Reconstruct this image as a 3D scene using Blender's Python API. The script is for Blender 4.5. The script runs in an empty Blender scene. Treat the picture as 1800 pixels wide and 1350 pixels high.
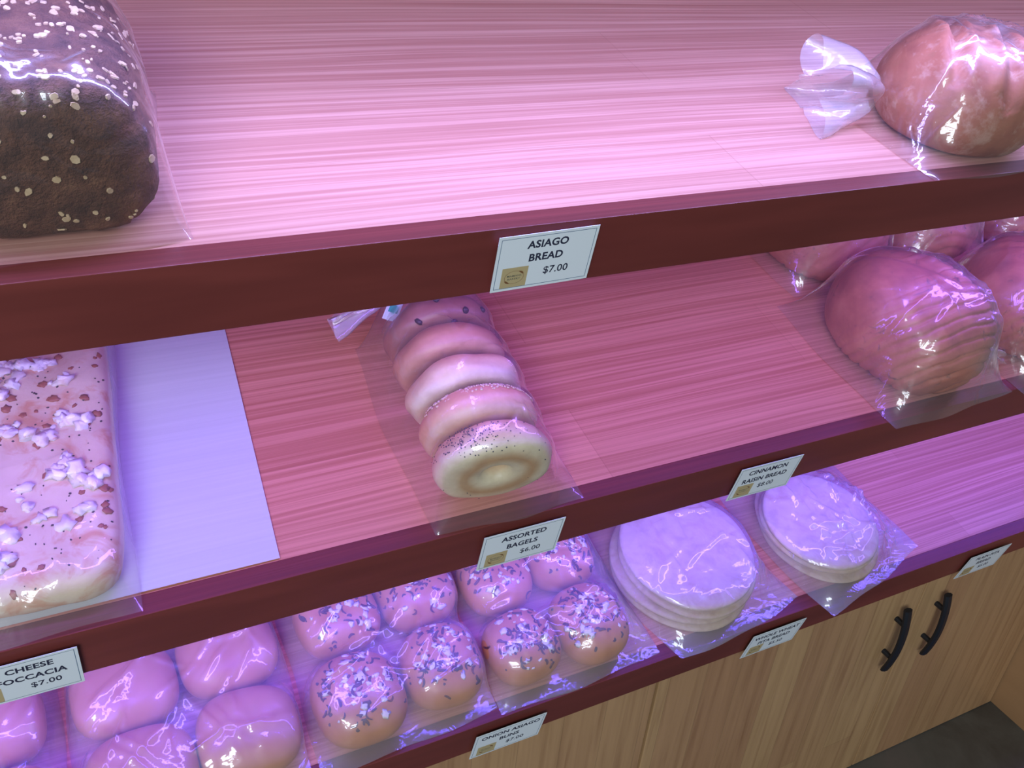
import bpy, bmesh, math, random
import numpy as np
from mathutils import Vector, Matrix, noise
from mathutils.bvhtree import BVHTree

SC = bpy.context.scene
COL = SC.collection
PI = math.pi

# ------------------------------------------------------------------ camera
FLOOR = 1.0905                      # the top shelf's front edge stands this high above the floor
cam_d = bpy.data.cameras.new('camera')
cam = bpy.data.objects.new('camera', cam_d)
COL.objects.link(cam)
RM = ((0.8914, 0.4203, 0.1695), (-0.4462, 0.7487, 0.4902), (0.0791, -0.5126, 0.8550))
cam.matrix_world = Matrix(((RM[0][0], RM[0][2], -RM[0][1], 0.0),
                           (RM[1][0], RM[1][2], -RM[1][1], -0.58875),
                           (RM[2][0], RM[2][2], -RM[2][1], 0.26216 + FLOOR),
                           (0, 0, 0, 1)))
cam_d.sensor_width = 36.0
cam_d.lens = 1635.2 / 1800 * 36.0
cam_d.clip_start = 0.02
SC.camera = cam

# ------------------------------------------------------------------ exposure, world, lamps
SC.view_settings.view_transform = 'Standard'
SC.view_settings.look = 'None'
SC.view_settings.gamma = 1.0
SC.view_settings.use_curve_mapping = False
SC.view_settings.exposure = 0.0
SC.cycles.transparent_max_bounces = 24
SC.cycles.max_bounces = 8

TILT = 0.2331                       # the shelves slope down towards the shopper
W_ = bpy.data.worlds.new('world')
SC.world = W_
W_.use_nodes = True
W_.node_tree.nodes['Background'].inputs[0].default_value = (0.66, 0.80, 1.0, 1)
W_.node_tree.nodes['Background'].inputs[1].default_value = 0.195


def area(name, loc, rot, sx, sy, power, color, spread=PI):
    l = bpy.data.lights.new(name, 'AREA')
    l.shape = 'RECTANGLE'
    l.size, l.size_y, l.energy, l.color = sx, sy, power, color
    l.spread = spread
    o = bpy.data.objects.new(name, l)
    COL.objects.link(o)
    o.location = loc
    o.rotation_euler = rot
    return o


# shelf frames: u runs along the shelf, v towards its back, n up from its surface
SH = [(0.0, 0.0), (0.0123, -0.3044), (0.0057, -0.5825)]


def SM(i):
    y, z = SH[i]
    return Matrix.Translation((0, y, z + FLOOR)) @ Matrix.Rotation(TILT, 4, 'X')


def strip_light(name, i, dz, power, color, v=0.10):
    """LED strip below a shelf board (or canopy) that stands dz above shelf i"""
    y, z = SH[i]
    p = SM(i) @ Vector((0.45, v, 0)) + Vector((0, 0, dz))
    return area(name, p, (TILT, 0, 0), 2.6, 0.022, power, color)


strip_light('led_strip_upper', 0, 0.235, 14.5, (0.36, 0.36, 1.0), v=0.030)
strip_light('led_strip_middle', 1, 0.258, 6.2, (0.28, 0.15, 1.0), v=0.036)
strip_light('led_strip_lower', 2, 0.232, 11.0, (0.155, 0.10, 1.0), v=0.046)
area('ceiling_lamp', (-1.1, -2.0, 2.2), (math.radians(48), 0, math.radians(-27)), 1.2, 0.5, 34.0, (0.82, 0.93, 1.0))
area('front_fill_far', (-2.6, -5.4, 2.7), (math.radians(68), 0, math.radians(-27)), 2.4, 0.8, 105.0, (0.80, 0.92, 1.0))  # added low-angle fill that brightens edge strips, cards and bread fronts; no known fixture

# ------------------------------------------------------------------ node helpers


def new_mat(name):
    m = bpy.data.materials.new(name)
    m.use_nodes = True
    nt = m.node_tree
    return m, nt, nt.nodes['Principled BSDF'], nt.nodes['Material Output']


def N(nt, t, **kw):
    n = nt.nodes.new(t)
    for k, v in kw.items():
        if k in n.inputs.keys():
            n.inputs[k].default_value = v
        else:
            setattr(n, k, v)
    return n


def L(nt, a, b):
    nt.links.new(a, b)


def ramp(nt, stops, interp='LINEAR'):
    r = nt.nodes.new('ShaderNodeValToRGB')
    r.color_ramp.interpolation = interp
    e = r.color_ramp.elements
    while len(e) < len(stops):
        e.new(0.5)
    for k, (p, c) in enumerate(stops):
        e[k].position = p
        e[k].color = (c[0], c[1], c[2], 1)
    return r


def objco(nt, scale, rot=(0, 0, 0)):
    tc = N(nt, 'ShaderNodeTexCoord')
    mp = N(nt, 'ShaderNodeMapping')
    mp.inputs['Scale'].default_value = scale
    mp.inputs['Rotation'].default_value = rot
    L(nt, tc.outputs['Object'], mp.inputs['Vector'])
    return mp.outputs['Vector']


def mixc(nt, fac, a, b, mode='MIX'):
    m = nt.nodes.new('ShaderNodeMix')
    m.data_type = 'RGBA'
    m.blend_type = mode
    for s, v in ((0, fac), (6, a), (7, b)):
        if hasattr(v, 'default_value') or hasattr(v, 'links'):
            L(nt, v, m.inputs[s])
        else:
            m.inputs[s].default_value = v if s == 0 else (v[0], v[1], v[2], 1)
    return m.outputs[2]


def noise_tex(nt, vec, scale, detail=4, rough=0.55, dist=0.0):
    n = nt.nodes.new('ShaderNodeTexNoise')
    n.inputs['Scale'].default_value = scale
    n.inputs['Detail'].default_value = detail
    n.inputs['Roughness'].default_value = rough
    n.inputs['Distortion'].default_value = dist
    L(nt, vec, n.inputs['Vector'])
    return n.outputs['Fac']


def bump(nt, h, strength, dist, b):
    n = nt.nodes.new('ShaderNodeBump')
    n.inputs['Strength'].default_value = strength
    n.inputs['Distance'].default_value = dist
    L(nt, h, n.inputs['Height'])
    L(nt, n.outputs['Normal'], b.inputs['Normal'])


def wood_mat(name, light, dark, line_scale=60.0, rough=0.4, board=0.11, seed=0.0, line=0.55, boards=True):
    """fine straight grain along local x, boards side by side in local y with slightly different tints"""
    m, nt, b, out = new_mat(name)
    tc = N(nt, 'ShaderNodeTexCoord')
    sep = N(nt, 'ShaderNodeSeparateXYZ')
    L(nt, tc.outputs['Object'], sep.inputs[0])
    # low-frequency wander of the grain
    mp = N(nt, 'ShaderNodeMapping')
    mp.inputs['Scale'].default_value = (1.1, 5, 5)
    mp.inputs['Location'].default_value = (seed, seed * 1.7, 0)
    L(nt, tc.outputs['Object'], mp.inputs['Vector'])
    wander = noise_tex(nt, mp.outputs['Vector'], 1.0, 2, 0.5)
    mm = N(nt, 'ShaderNodeMath', operation='MULTIPLY_ADD')
    L(nt, wander, mm.inputs[0])
    mm.inputs[1].default_value = 0.035
    L(nt, sep.outputs['Y'], mm.inputs[2])
    sc = N(nt, 'ShaderNodeMath', operation='MULTIPLY')
    L(nt, mm.outputs[0], sc.inputs[0])
    sc.inputs[1].default_value = line_scale
    comb = N(nt, 'ShaderNodeCombineXYZ')
    L(nt, sc.outputs[0], comb.inputs['Y'])
    xs = N(nt, 'ShaderNodeMath', operation='MULTIPLY')
    L(nt, sep.outputs['X'], xs.inputs[0])
    xs.inputs[1].default_value = 0.32
    L(nt, xs.outputs[0], comb.inputs['X'])
    L(nt, sep.outputs['Z'], comb.inputs['Z'])
    g1 = noise_tex(nt, comb.outputs[0], 3.2, 3, 0.62)
    g2v = objco(nt, (7, 420, 60))
    g2 = noise_tex(nt, g2v, 1.0, 2, 0.5)
    big = noise_tex(nt, objco(nt, (1.3, 16, 8)), 1.0, 2, 0.5)
    r1 = ramp(nt, [(0.22, dark), (0.46, [l * (1 - line) + d * line for l, d in zip(light, dark)]), (0.58, light), (0.8, [min(1, l * 1.06) for l in light])])
    L(nt, g1, r1.inputs['Fac'])
    r2 = ramp(nt, [(0.36, [d / max(l, 1e-3) * 0.45 + 0.55 for d, l in zip(dark, light)]), (0.6, (1, 1, 1))])
    L(nt, g2, r2.inputs['Fac'])
    c = mixc(nt, 0.5, r1.outputs['Color'], r2.outputs['Color'], 'MULTIPLY')
    r3 = ramp(nt, [(0.3, (0.90, 0.85, 0.83)), (0.7, (1.03, 1.03, 1.03))])
    L(nt, big, r3.inputs['Fac'])
    c = mixc(nt, 0.8, c, r3.outputs['Color'], 'MULTIPLY')
    if boards:
        br = N(nt, 'ShaderNodeTexBrick')
        br.offset = 0.37
        br.inputs['Color1'].default_value = (1, 1, 1, 1)
        br.inputs['Color2'].default_value = (0.86, 0.80, 0.78, 1)
        br.inputs['Mortar'].default_value = (0.78, 0.72, 0.70, 1)
        br.inputs['Scale'].default_value = 1.0
        br.inputs['Mortar Size'].default_value = 0.0006
        br.inputs['Brick Width'].default_value = 0.92
        br.inputs['Row Height'].default_value = board
        mp2 = N(nt, 'ShaderNodeMapping')
        mp2.inputs['Location'].default_value = (seed * 0.31, seed * 0.13, 0)
        L(nt, tc.outputs['Object'], mp2.inputs['Vector'])
        L(nt, mp2.outputs['Vector'], br.inputs['Vector'])
        c = mixc(nt, 0.75, c, br.outputs['Color'], 'MULTIPLY')
    L(nt, c, b.inputs['Base Color'])
    b.inputs['Roughness'].default_value = rough
    b.inputs['Specular IOR Level'].default_value = 0.32
    bump(nt, g2, 0.12, 0.001, b)
    return m


M = {}
M['shelf_wood'] = wood_mat('pale_shelf_wood', (0.72, 0.385, 0.30), (0.49, 0.20, 0.15), rough=0.42)
M['mahogany'] = wood_mat('mahogany_edging', (0.215, 0.045, 0.037), (0.125, 0.026, 0.021), line_scale=34, rough=0.42, boards=False, line=0.4)


def door_mat(name, seed):
    """upright glued staves: grain along local z, stave width in local x"""
    m, nt, b, out = new_mat(name)
    tc = N(nt, 'ShaderNodeTexCoord')
    mp = N(nt, 'ShaderNodeMapping')
    mp.inputs['Rotation'].default_value = (0, PI / 2, 0)
    mp.inputs['Location'].default_value = (seed, 0, seed * 0.37)
    L(nt, tc.outputs['Object'], mp.inputs['Vector'])
    sep = N(nt, 'ShaderNodeSeparateXYZ')
    L(nt, tc.outputs['Object'], sep.inputs[0])
    comb = N(nt, 'ShaderNodeCombineXYZ')
    L(nt, sep.outputs['Z'], comb.inputs['X'])
    L(nt, sep.outputs['X'], comb.inputs['Y'])
    mp2 = N(nt, 'ShaderNodeMapping')
    mp2.inputs['Location'].default_value = (seed, seed * 0.171, 0)
    L(nt, comb.outputs[0], mp2.inputs['Vector'])
    br = N(nt, 'ShaderNodeTexBrick')
    br.offset = 0.43
    br.inputs['Color1'].default_value = (0.50, 0.30, 0.145, 1)
    br.inputs['Color2'].default_value = (0.40, 0.205, 0.105, 1)
    br.inputs['Mortar'].default_value = (0.32, 0.19, 0.09, 1)
    br.inputs['Scale'].default_value = 1.0
    br.inputs['Mortar Size'].default_value = 0.0004
    br.inputs['Bias'].default_value = -0.15
    br.inputs['Brick Width'].default_value = 1.4
    br.inputs['Row Height'].default_value = 0.062
    L(nt, mp2.outputs['Vector'], br.inputs['Vector'])
    mp3 = N(nt, 'ShaderNodeMapping')
    mp3.inputs['Scale'].default_value = (3.5, 75, 1)
    L(nt, mp2.outputs['Vector'], mp3.inputs['Vector'])
    g = noise_tex(nt, mp3.outputs['Vector'], 1.0, 4, 0.6, 0.6)
    r = ramp(nt, [(0.28, (0.68, 0.60, 0.54)), (0.5, (0.95, 0.93, 0.9)), (0.75, (1.12, 1.12, 1.1))])
    L(nt, g, r.inputs['Fac'])
    c = mixc(nt, 0.85, br.outputs['Color'], r.outputs['Color'], 'MULTIPLY')
    L(nt, c, b.inputs['Base Color'])
    b.inputs['Roughness'].default_value = 0.38
    bump(nt, g, 0.08, 0.001, b)
    return m


M['door_wood'] = door_mat('stave_cabinet_wood', 0.7)
M['door_wood2'] = door_mat('stave_cabinet_wood_pale', 2.35)


def plain(name, col, rough=0.6, spec=0.5, metallic=0.0):
    m, nt, b, out = new_mat(name)
    b.inputs['Base Color'].default_value = (*col, 1)
    b.inputs['Roughness'].default_value = rough
    b.inputs['Specular IOR Level'].default_value = spec
    b.inputs['Metallic'].default_value = metallic
    nz = noise_tex(nt, objco(nt, (90, 90, 90)), 1.0, 2)
    bump(nt, nz, 0.04, 0.0005, b)
    return m


M['iron'] = plain('blackened_iron', (0.018, 0.019, 0.024), 0.42, 0.5, 0.3)
M['card'] = plain('white_card', (0.80, 0.84, 0.86), 0.45, 0.4)
M['ink'] = plain('navy_black_ink', (0.018, 0.022, 0.05), 0.6)
M['border'] = plain('card_border_teal', (0.10, 0.17, 0.26), 0.6)
M['logo_tan'] = plain('logo_tan', (0.52, 0.40, 0.20), 0.6)
M['logo_ink'] = plain('logo_ink', (0.10, 0.11, 0.08), 0.6)
M['logo_brown'] = plain('logo_brown', (0.20, 0.09, 0.03), 0.6)
M['dark_plastic'] = plain('sign_holder_plastic', (0.03, 0.02, 0.02), 0.4)
M['white_plastic'] = plain('white_tag_plastic', (0.75, 0.80, 0.82), 0.4)
M['tag_green'] = plain('tag_green_print', (0.08, 0.42, 0.34), 0.5)


def paper_mat():
    m, nt, b, out = new_mat('parchment_paper')
    b.inputs['Base Color'].default_value = (0.80, 0.79, 0.79, 1)
    b.inputs['Roughness'].default_value = 0.55
    n1 = noise_tex(nt, objco(nt, (60, 60, 60)), 1.0, 3)
    n2 = noise_tex(nt, objco(nt, (6, 260, 10)), 1.0, 2)
    r = ramp(nt, [(0.3, (0.57, 0.565, 0.575)), (0.7, (0.62, 0.615, 0.625))])
    L(nt, n2, r.inputs['Fac'])
    L(nt, r.outputs['Color'], b.inputs['Base Color'])
    bump(nt, n1, 0.15, 0.001, b)
    return m


M['paper'] = paper_mat()


def floor_mat():
    m, nt, b, out = new_mat('stone_floor_tiles')
    v = objco(nt, (1, 1, 1))
    n1 = noise_tex(nt, v, 7, 6, 0.65, 0.6)
    r = ramp(nt, [(0.3, (0.060, 0.052, 0.042)), (0.55, (0.105, 0.098, 0.082)), (0.8, (0.15, 0.115, 0.10))])
    L(nt, n1, r.inputs['Fac'])
    br = N(nt, 'ShaderNodeTexBrick')
    br.offset = 0.0
    br.inputs['Color1'].default_value = (1, 1, 1, 1)
    br.inputs['Color2'].default_value = (0.88, 0.88, 0.9, 1)
    br.inputs['Mortar'].default_value = (0.55, 0.55, 0.55, 1)
    br.inputs['Scale'].default_value = 1.0
    br.inputs['Mortar Size'].default_value = 0.004
    br.inputs['Brick Width'].default_value = 0.45
    br.inputs['Row Height'].default_value = 0.45
    mp = N(nt, 'ShaderNodeMapping')
    mp.inputs['Location'].default_value = (0.29, 0.16, 0)
    L(nt, v, mp.inputs['Vector'])
    L(nt, mp.outputs['Vector'], br.inputs['Vector'])
    c = mixc(nt, 0.9, r.outputs['Color'], br.outputs['Color'], 'MULTIPLY')
    L(nt, c, b.inputs['Base Color'])
    b.inputs['Roughness'].default_value = 0.4
    bump(nt, n1, 0.2, 0.002, b)
    return m


M['floor'] = floor_mat()


def film_mat(name='clear_bag_film', haze=0.055, rough=0.06, tint=(0.985, 0.98, 0.99)):
    """thin clear polythene: see-through, glossy on both faces, a little milky"""
    m, nt, b, out = new_mat(name)
    nt.nodes.remove(b)
    tr = N(nt, 'ShaderNodeBsdfTransparent')
    tr.inputs['Color'].default_value = (*tint, 1)
    gl = N(nt, 'ShaderNodeBsdfGlossy')
    gl.inputs['Color'].default_value = (1, 1, 1, 1)
    gl.inputs['Roughness'].default_value = rough
    df = N(nt, 'ShaderNodeBsdfDiffuse')
    df.inputs['Color'].default_value = (0.9, 0.9, 0.94, 1)
    ge = N(nt, 'ShaderNodeNewGeometry')
    io = N(nt, 'ShaderNodeMath', operation='MULTIPLY_ADD')      # a thin film reflects alike from both faces
    L(nt, ge.outputs['Backfacing'], io.inputs[0])
    io.inputs[1].default_value = 1 / 1.5 - 1.5
    io.inputs[2].default_value = 1.5
    fr = N(nt, 'ShaderNodeFresnel', IOR=1.5)
    L(nt, io.outputs[0], fr.inputs['IOR'])
    mul = N(nt, 'ShaderNodeMath', operation='MULTIPLY_ADD')
    L(nt, fr.outputs[0], mul.inputs[0])
    mul.inputs[1].default_value = 1.5
    mul.inputs[2].default_value = 0.015
    mul.use_clamp = True
    v = objco(nt, (1, 1, 1))
    n1 = noise_tex(nt, v, 55, 3, 0.5, 1.2)
    n2 = noise_tex(nt, v, 16, 2, 0.5, 2.0)
    add = N(nt, 'ShaderNodeMath', operation='MULTIPLY_ADD')
    L(nt, n1, add.inputs[0])
    add.inputs[1].default_value = 0.195
    L(nt, n2, add.inputs[2])
    bp = N(nt, 'ShaderNodeBump')
    bp.inputs['Strength'].default_value = 0.35
    bp.inputs['Distance'].default_value = 0.006
    L(nt, add.outputs[0], bp.inputs['Height'])
    L(nt, bp.outputs['Normal'], gl.inputs['Normal'])
    m1 = N(nt, 'ShaderNodeMixShader')
    m1.inputs[0].default_value = haze
    L(nt, tr.outputs[0], m1.inputs[1])
    L(nt, df.outputs[0], m1.inputs[2])
    gs = N(nt, 'ShaderNodeBsdfGlossy')
    gs.inputs['Color'].default_value = (1, 1, 1, 1)
    gs.inputs['Roughness'].default_value = 0.34
    L(nt, bp.outputs['Normal'], gs.inputs['Normal'])
    gm = N(nt, 'ShaderNodeMixShader')
    gm.inputs[0].default_value = 0.42
    L(nt, gl.outputs[0], gm.inputs[1])
    L(nt, gs.outputs[0], gm.inputs[2])
    m2 = N(nt, 'ShaderNodeMixShader')
    L(nt, mul.outputs[0], m2.inputs[0])
    L(nt, m1.outputs[0], m2.inputs[1])
    L(nt, gm.outputs[0], m2.inputs[2])
    L(nt, m2.outputs[0], out.inputs['Surface'])
    return m


M['film'] = film_mat()
M['film_clear'] = film_mat('very_clear_bag_film', haze=0.014, rough=0.06, tint=(0.985, 0.98, 0.99))
M['film_low'] = film_mat('clear_bun_bag_film', haze=0.11, rough=0.06)
M['film_tail'] = film_mat('gathered_bag_film', haze=0.16, rough=0.14)


def crust_mat(name, stops, scale=40.0, spots=None, rough=0.6, bumps=(0.25, 0.002), dust=None, sss=0.0):
    """baked crust: noise between tones, optional darker spots and pale flour dust"""
    m, nt, b, out = new_mat(name)
    v = objco(nt, (1, 1, 1))
    n1 = noise_tex(nt, v, scale, 5, 0.6, 0.3)
    r = ramp(nt, stops)
    L(nt, n1, r.inputs['Fac'])
    c = r.outputs['Color']
    if spots:
        sc, lo, hi, col, fac = spots
        n2 = noise_tex(nt, v, sc, 4, 0.6, 0.8)
        rr = ramp(nt, [(lo, (0, 0, 0)), (hi, (fac, fac, fac))])
        L(nt, n2, rr.inputs['Fac'])
        c = mixc(nt, rr.outputs['Color'], c, col)
    if dust:
        sc, lo, hi, col, fac = dust
        n3 = noise_tex(nt, v, sc, 6, 0.75, 0.2)
        n4 = noise_tex(nt, v, sc * 7, 3, 0.6)
        mu = N(nt, 'ShaderNodeMath', operation='MULTIPLY_ADD')
        L(nt, n4, mu.inputs[0])
        mu.inputs[1].default_value = 0.35
        L(nt, n3, mu.inputs[2])
        rr = ramp(nt, [(lo + 0.17, (0, 0, 0)), (hi + 0.17, (fac, fac, fac))])
        L(nt, mu.outputs[0], rr.inputs['Fac'])
        c = mixc(nt, rr.outputs['Color'], c, col)
    L(nt, c, b.inputs['Base Color'])
    b.inputs['Roughness'].default_value = rough
    if sss:
        b.inputs['Subsurface Weight'].default_value = sss
        b.inputs['Subsurface Radius'].default_value = (0.006, 0.003, 0.0015)
        b.inputs['Subsurface Scale'].default_value = 0.6
    nb = noise_tex(nt, v, scale * 6, 4, 0.65)
    bump(nt, nb, bumps[0], bumps[1], b)
    return m


def attr_mat(name, rough=0.5, scale=60.0):
    """crust whose tone follows how each zone of the dough baked (attribute 'bake')"""
    m, nt, b, out = new_mat(name)
    a = N(nt, 'ShaderNodeAttribute', attribute_name='bake')
    n1 = noise_tex(nt, objco(nt, (1, 1, 1)), scale, 5, 0.6, 0.3)
    r = ramp(nt, [(0.3, (0.80, 0.74, 0.68)), (0.65, (1.06, 1.06, 1.06))])
    L(nt, n1, r.inputs['Fac'])
    c = mixc(nt, 0.7, a.outputs['Color'], r.outputs['Color'], 'MULTIPLY')
    L(nt, c, b.inputs['Base Color'])
    b.inputs['Roughness'].default_value = rough
    nb = noise_tex(nt, objco(nt, (1, 1, 1)), scale * 5, 3, 0.6)
    bump(nt, nb, 0.2, 0.0015, b)
    return m


M['grain_crust'] = crust_mat('multigrain_crust', [(0.3, (0.07, 0.024, 0.012)), (0.55, (0.17, 0.062, 0.030)), (0.8, (0.30, 0.13, 0.06))], 60,
                             bumps=(0.9, 0.006), rough=0.8)
M['oat'] = crust_mat('rolled_oat', [(0.3, (0.48, 0.31, 0.15)), (0.7, (0.70, 0.52, 0.31))], 150, rough=0.7)
M['asiago_crust'] = crust_mat('asiago_crust', [(0.3, (0.26, 0.07, 0.034)), (0.5, (0.38, 0.125, 0.058)), (0.8, (0.50, 0.20, 0.10))], 18,
                              spots=(60, 0.56, 0.75, (0.30, 0.12, 0.05), 0.6), dust=(11, 0.50, 0.62, (0.60, 0.38, 0.27), 0.55), rough=0.65)
M['raisin_crust'] = crust_mat('cinnamon_crust', [(0.3, (0.33, 0.08, 0.045)), (0.5, (0.47, 0.135, 0.07)), (0.8, (0.62, 0.24, 0.13))], 22,
                              spots=(48, 0.62, 0.70, (0.16, 0.06, 0.04), 0.8), rough=0.5)
M['focaccia_crust'] = crust_mat('focaccia_crust', [(0.3, (0.72, 0.52, 0.34)), (0.55, (0.80, 0.64, 0.45)), (0.8, (0.78, 0.58, 0.38))], 20,
                                spots=(30, 0.50, 0.64, (0.66, 0.30, 0.14), 0.8), rough=0.5)
M['cheese'] = crust_mat('baked_white_cheese', [(0.3, (0.80, 0.66, 0.48)), (0.5, (0.90, 0.86, 0.78)), (0.8, (0.92, 0.90, 0.84))], 60,
                        spots=(70, 0.60, 0.68, (0.70, 0.36, 0.16), 0.7), rough=0.5)
M['browned'] = plain('browned_cheese_bits', (0.36, 0.11, 0.045), 0.5)
M['herb'] = plain('dried_herb_flakes', (0.045, 0.035, 0.025), 0.7)
M['roll_crust'] = crust_mat('soft_roll_crust', [(0.3, (0.54, 0.19, 0.075)), (0.55, (0.60, 0.24, 0.10)), (0.8, (0.64, 0.30, 0.13))], 12, rough=0.45, bumps=(0.08, 0.001))
M['bun_crust'] = crust_mat('onion_bun_crust', [(0.3, (0.50, 0.17, 0.06)), (0.55, (0.62, 0.24, 0.09)), (0.8, (0.70, 0.33, 0.14))], 14, rough=0.42, bumps=(0.1, 0.001))
M['onion'] = crust_mat('toasted_onion', [(0.35, (0.06, 0.022, 0.026)), (0.55, (0.13, 0.04, 0.03)), (0.75, (0.30, 0.09, 0.04))], 90, rough=0.5)
M['shred'] = plain('asiago_shreds', (0.82, 0.74, 0.60), 0.5)
M['pita_crust'] = crust_mat('wheat_pita', [(0.3, (0.50, 0.33, 0.22)), (0.5, (0.62, 0.44, 0.31)), (0.8, (0.68, 0.51, 0.38))], 45,
                            spots=(26, 0.52, 0.72, (0.50, 0.26, 0.15), 0.6), rough=0.7)
M['bagel'] = attr_mat('bagel_crust', 0.42, 60)
M['seed'] = plain('poppy_seed', (0.022, 0.02, 0.03), 0.6)
M['sesame'] = plain('sesame_seed', (0.80, 0.62, 0.38), 0.5)
M['raisin'] = plain('raisin', (0.03, 0.012, 0.014), 0.4)

# ------------------------------------------------------------------ object helpers
GEO = {}                            # object name -> (verts in shelf frame, faces): what a bag drapes over


def mesh_obj(name, verts, faces, mat, parent=None, smooth=True):
    me = bpy.data.meshes.new(name)
    me.from_pydata([tuple(v) for v in verts], [], [tuple(f) for f in faces])
    me.update()
    if smooth:
        me.polygons.foreach_set('use_smooth', [True] * len(me.polygons))
    if mat:
        me.materials.append(mat)
    o = bpy.data.objects.new(name, me)
    COL.objects.link(o)
    if parent:
        o.parent = parent
    return o


def tag(o, label, cat, group=None, kind=None):
    o['label'] = label
    o['category'] = cat
    if group:
        o['group'] = group
    if kind:
        o['kind'] = kind
    return o


def empty(name, mat):
    o = bpy.data.objects.new(name, None)
    o.empty_display_size = 0.02
    COL.objects.link(o)
    o.matrix_world = mat
    return o


def place(o, i, u, v, n=0.0, rz=0.0, extra=None):
    m = SM(i) @ Matrix.Translation((u, v, n)) @ Matrix.Rotation(rz, 4, 'Z')
    if extra is not None:
        m = m @ extra
    o.matrix_world = m
    return o


def local_xf(u, v, n=0.0, rz=0.0, extra=None):
    m = Matrix.Translation((u, v, n)) @ Matrix.Rotation(rz, 4, 'Z')
    return m @ extra if extra is not None else m


def box(bm, x0, x1, y0, y1, z0, z1, bev=0.0):
    vs = [bm.verts.new((x, y, z)) for x in (x0, x1) for y in (y0, y1) for z in (z0, z1)]
    fs = []
    for q in ((0, 1, 3, 2), (4, 6, 7, 5), (0, 4, 5, 1), (2, 3, 7, 6), (0, 2, 6, 4), (1, 5, 7, 3)):
        fs.append(bm.faces.new([vs[k] for k in q]))
    if bev:
        es = {e for f in fs for e in f.edges}
        bmesh.ops.bevel(bm, geom=list(es), offset=bev, segments=2, affect='EDGES', profile=0.6)


def bm_obj(name, bm, mat, parent=None, smooth=False):
    bmesh.ops.recalc_face_normals(bm, faces=bm.faces)
    me = bpy.data.meshes.new(name)
    bm.to_mesh(me)
    bm.free()
    if smooth:
        me.polygons.foreach_set('use_smooth', [True] * len(me.polygons))
    me.materials.append(mat)
    o = bpy.data.objects.new(name, me)
    COL.objects.link(o)
    if parent:
        o.parent = parent
    return o


def box_obj(name, x0, x1, y0, y1, z0, z1, mat, parent=None, bev=0.0):
    bm = bmesh.new()
    box(bm, x0, x1, y0, y1, z0, z1, bev)
    return bm_obj(name, bm, mat, parent)


def loft(rings, cap=True):
    """rings: list of equal-length closed loops"""
    n = len(rings[0])
    V = [p for r in rings for p in r]
    F = []
    for a in range(len(rings) - 1):
        for k in range(n):
            k2 = (k + 1) % n
            F.append((a * n + k, a * n + k2, (a + 1) * n + k2, (a + 1) * n + k))
    if cap:
        F.append(tuple(reversed(range(n))))
        F.append(tuple((len(rings) - 1) * n + k for k in range(n)))
    return V, F


def fbm(p, s, oct=3):
    return noise.fractal(Vector(p) * s, 1.0, 2.0, oct)


# ------------------------------------------------------------------ room
fl = box_obj('floor', -2.2, 2.6, -2.6, 0.47, -0.02, 0.0, M['floor'])
fl['kind'] = 'structure'
wb = box_obj('wall_back', -2.2, 2.6, 0.50, 0.54, 0.0, 2.2, M['shelf_wood'])
wb['kind'] = 'structure'
cb = box_obj('unseen_canopy_1', -0.75, 1.75, -0.01, 0.49, FLOOR + 0.345, FLOOR + 0.370, M['mahogany'])  # unseen canopy board, added to block ceiling light from the top shelf
cb['kind'] = 'structure'

# ------------------------------------------------------------------ shelves
U0, U1 = -0.75, 1.75
LBL = ['top sloping pale wood shelf with mahogany edge, holding the seeded loaf',
       'middle sloping wood shelf with mahogany edge, holding bagels and parchment paper',
       'lowest sloping wood shelf with mahogany edge, holding buns and pitas above the cupboards']
for i in range(3):
    s = empty('display_shelf', SM(i))
    tag(s, LBL[i], 'shelf', 'sloping bread shelves')
    seed = (0.0, 3.3, 7.1)[i]
    mt = M['shelf_wood'] if i == 0 else wood_mat('pale_shelf_wood', (0.76, 0.34, 0.25) if i == 2 else (0.74, 0.31, 0.225),
                                                 (0.50, 0.17, 0.11), rough=0.42, seed=seed)
    b = box_obj('shelf_board', U0, U1, 0.0202, 0.475, -0.019, 0.0, mt, s)
    e = box_obj('edge_strip', U0, U1, 0.0, 0.0200, -0.0604, 0.0006, M['mahogany'], s, 0.0008)


# ------------------------------------------------------------------ price cards
def text_mesh(body, size, off=0.0, align='CENTER'):
    cu = bpy.data.curves.new('t', 'FONT')
    cu.body = body
    cu.size = size
    cu.align_x = align
    cu.offset = off
    cu.resolution_u = 3
    cu.space_character = 1.04
    o = bpy.data.objects.new('t', cu)
    COL.objects.link(o)
    dg = bpy.context.evaluated_depsgraph_get()
    me = bpy.data.meshes.new_from_object(o.evaluated_get(dg))
    V = [tuple(v.co) for v in me.vertices]
    F = [tuple(p.vertices) for p in me.polygons]
    bpy.data.objects.remove(o)
    bpy.data.meshes.remove(me)
    return V, F


CW, CH = 0.0889, 0.0532


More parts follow.
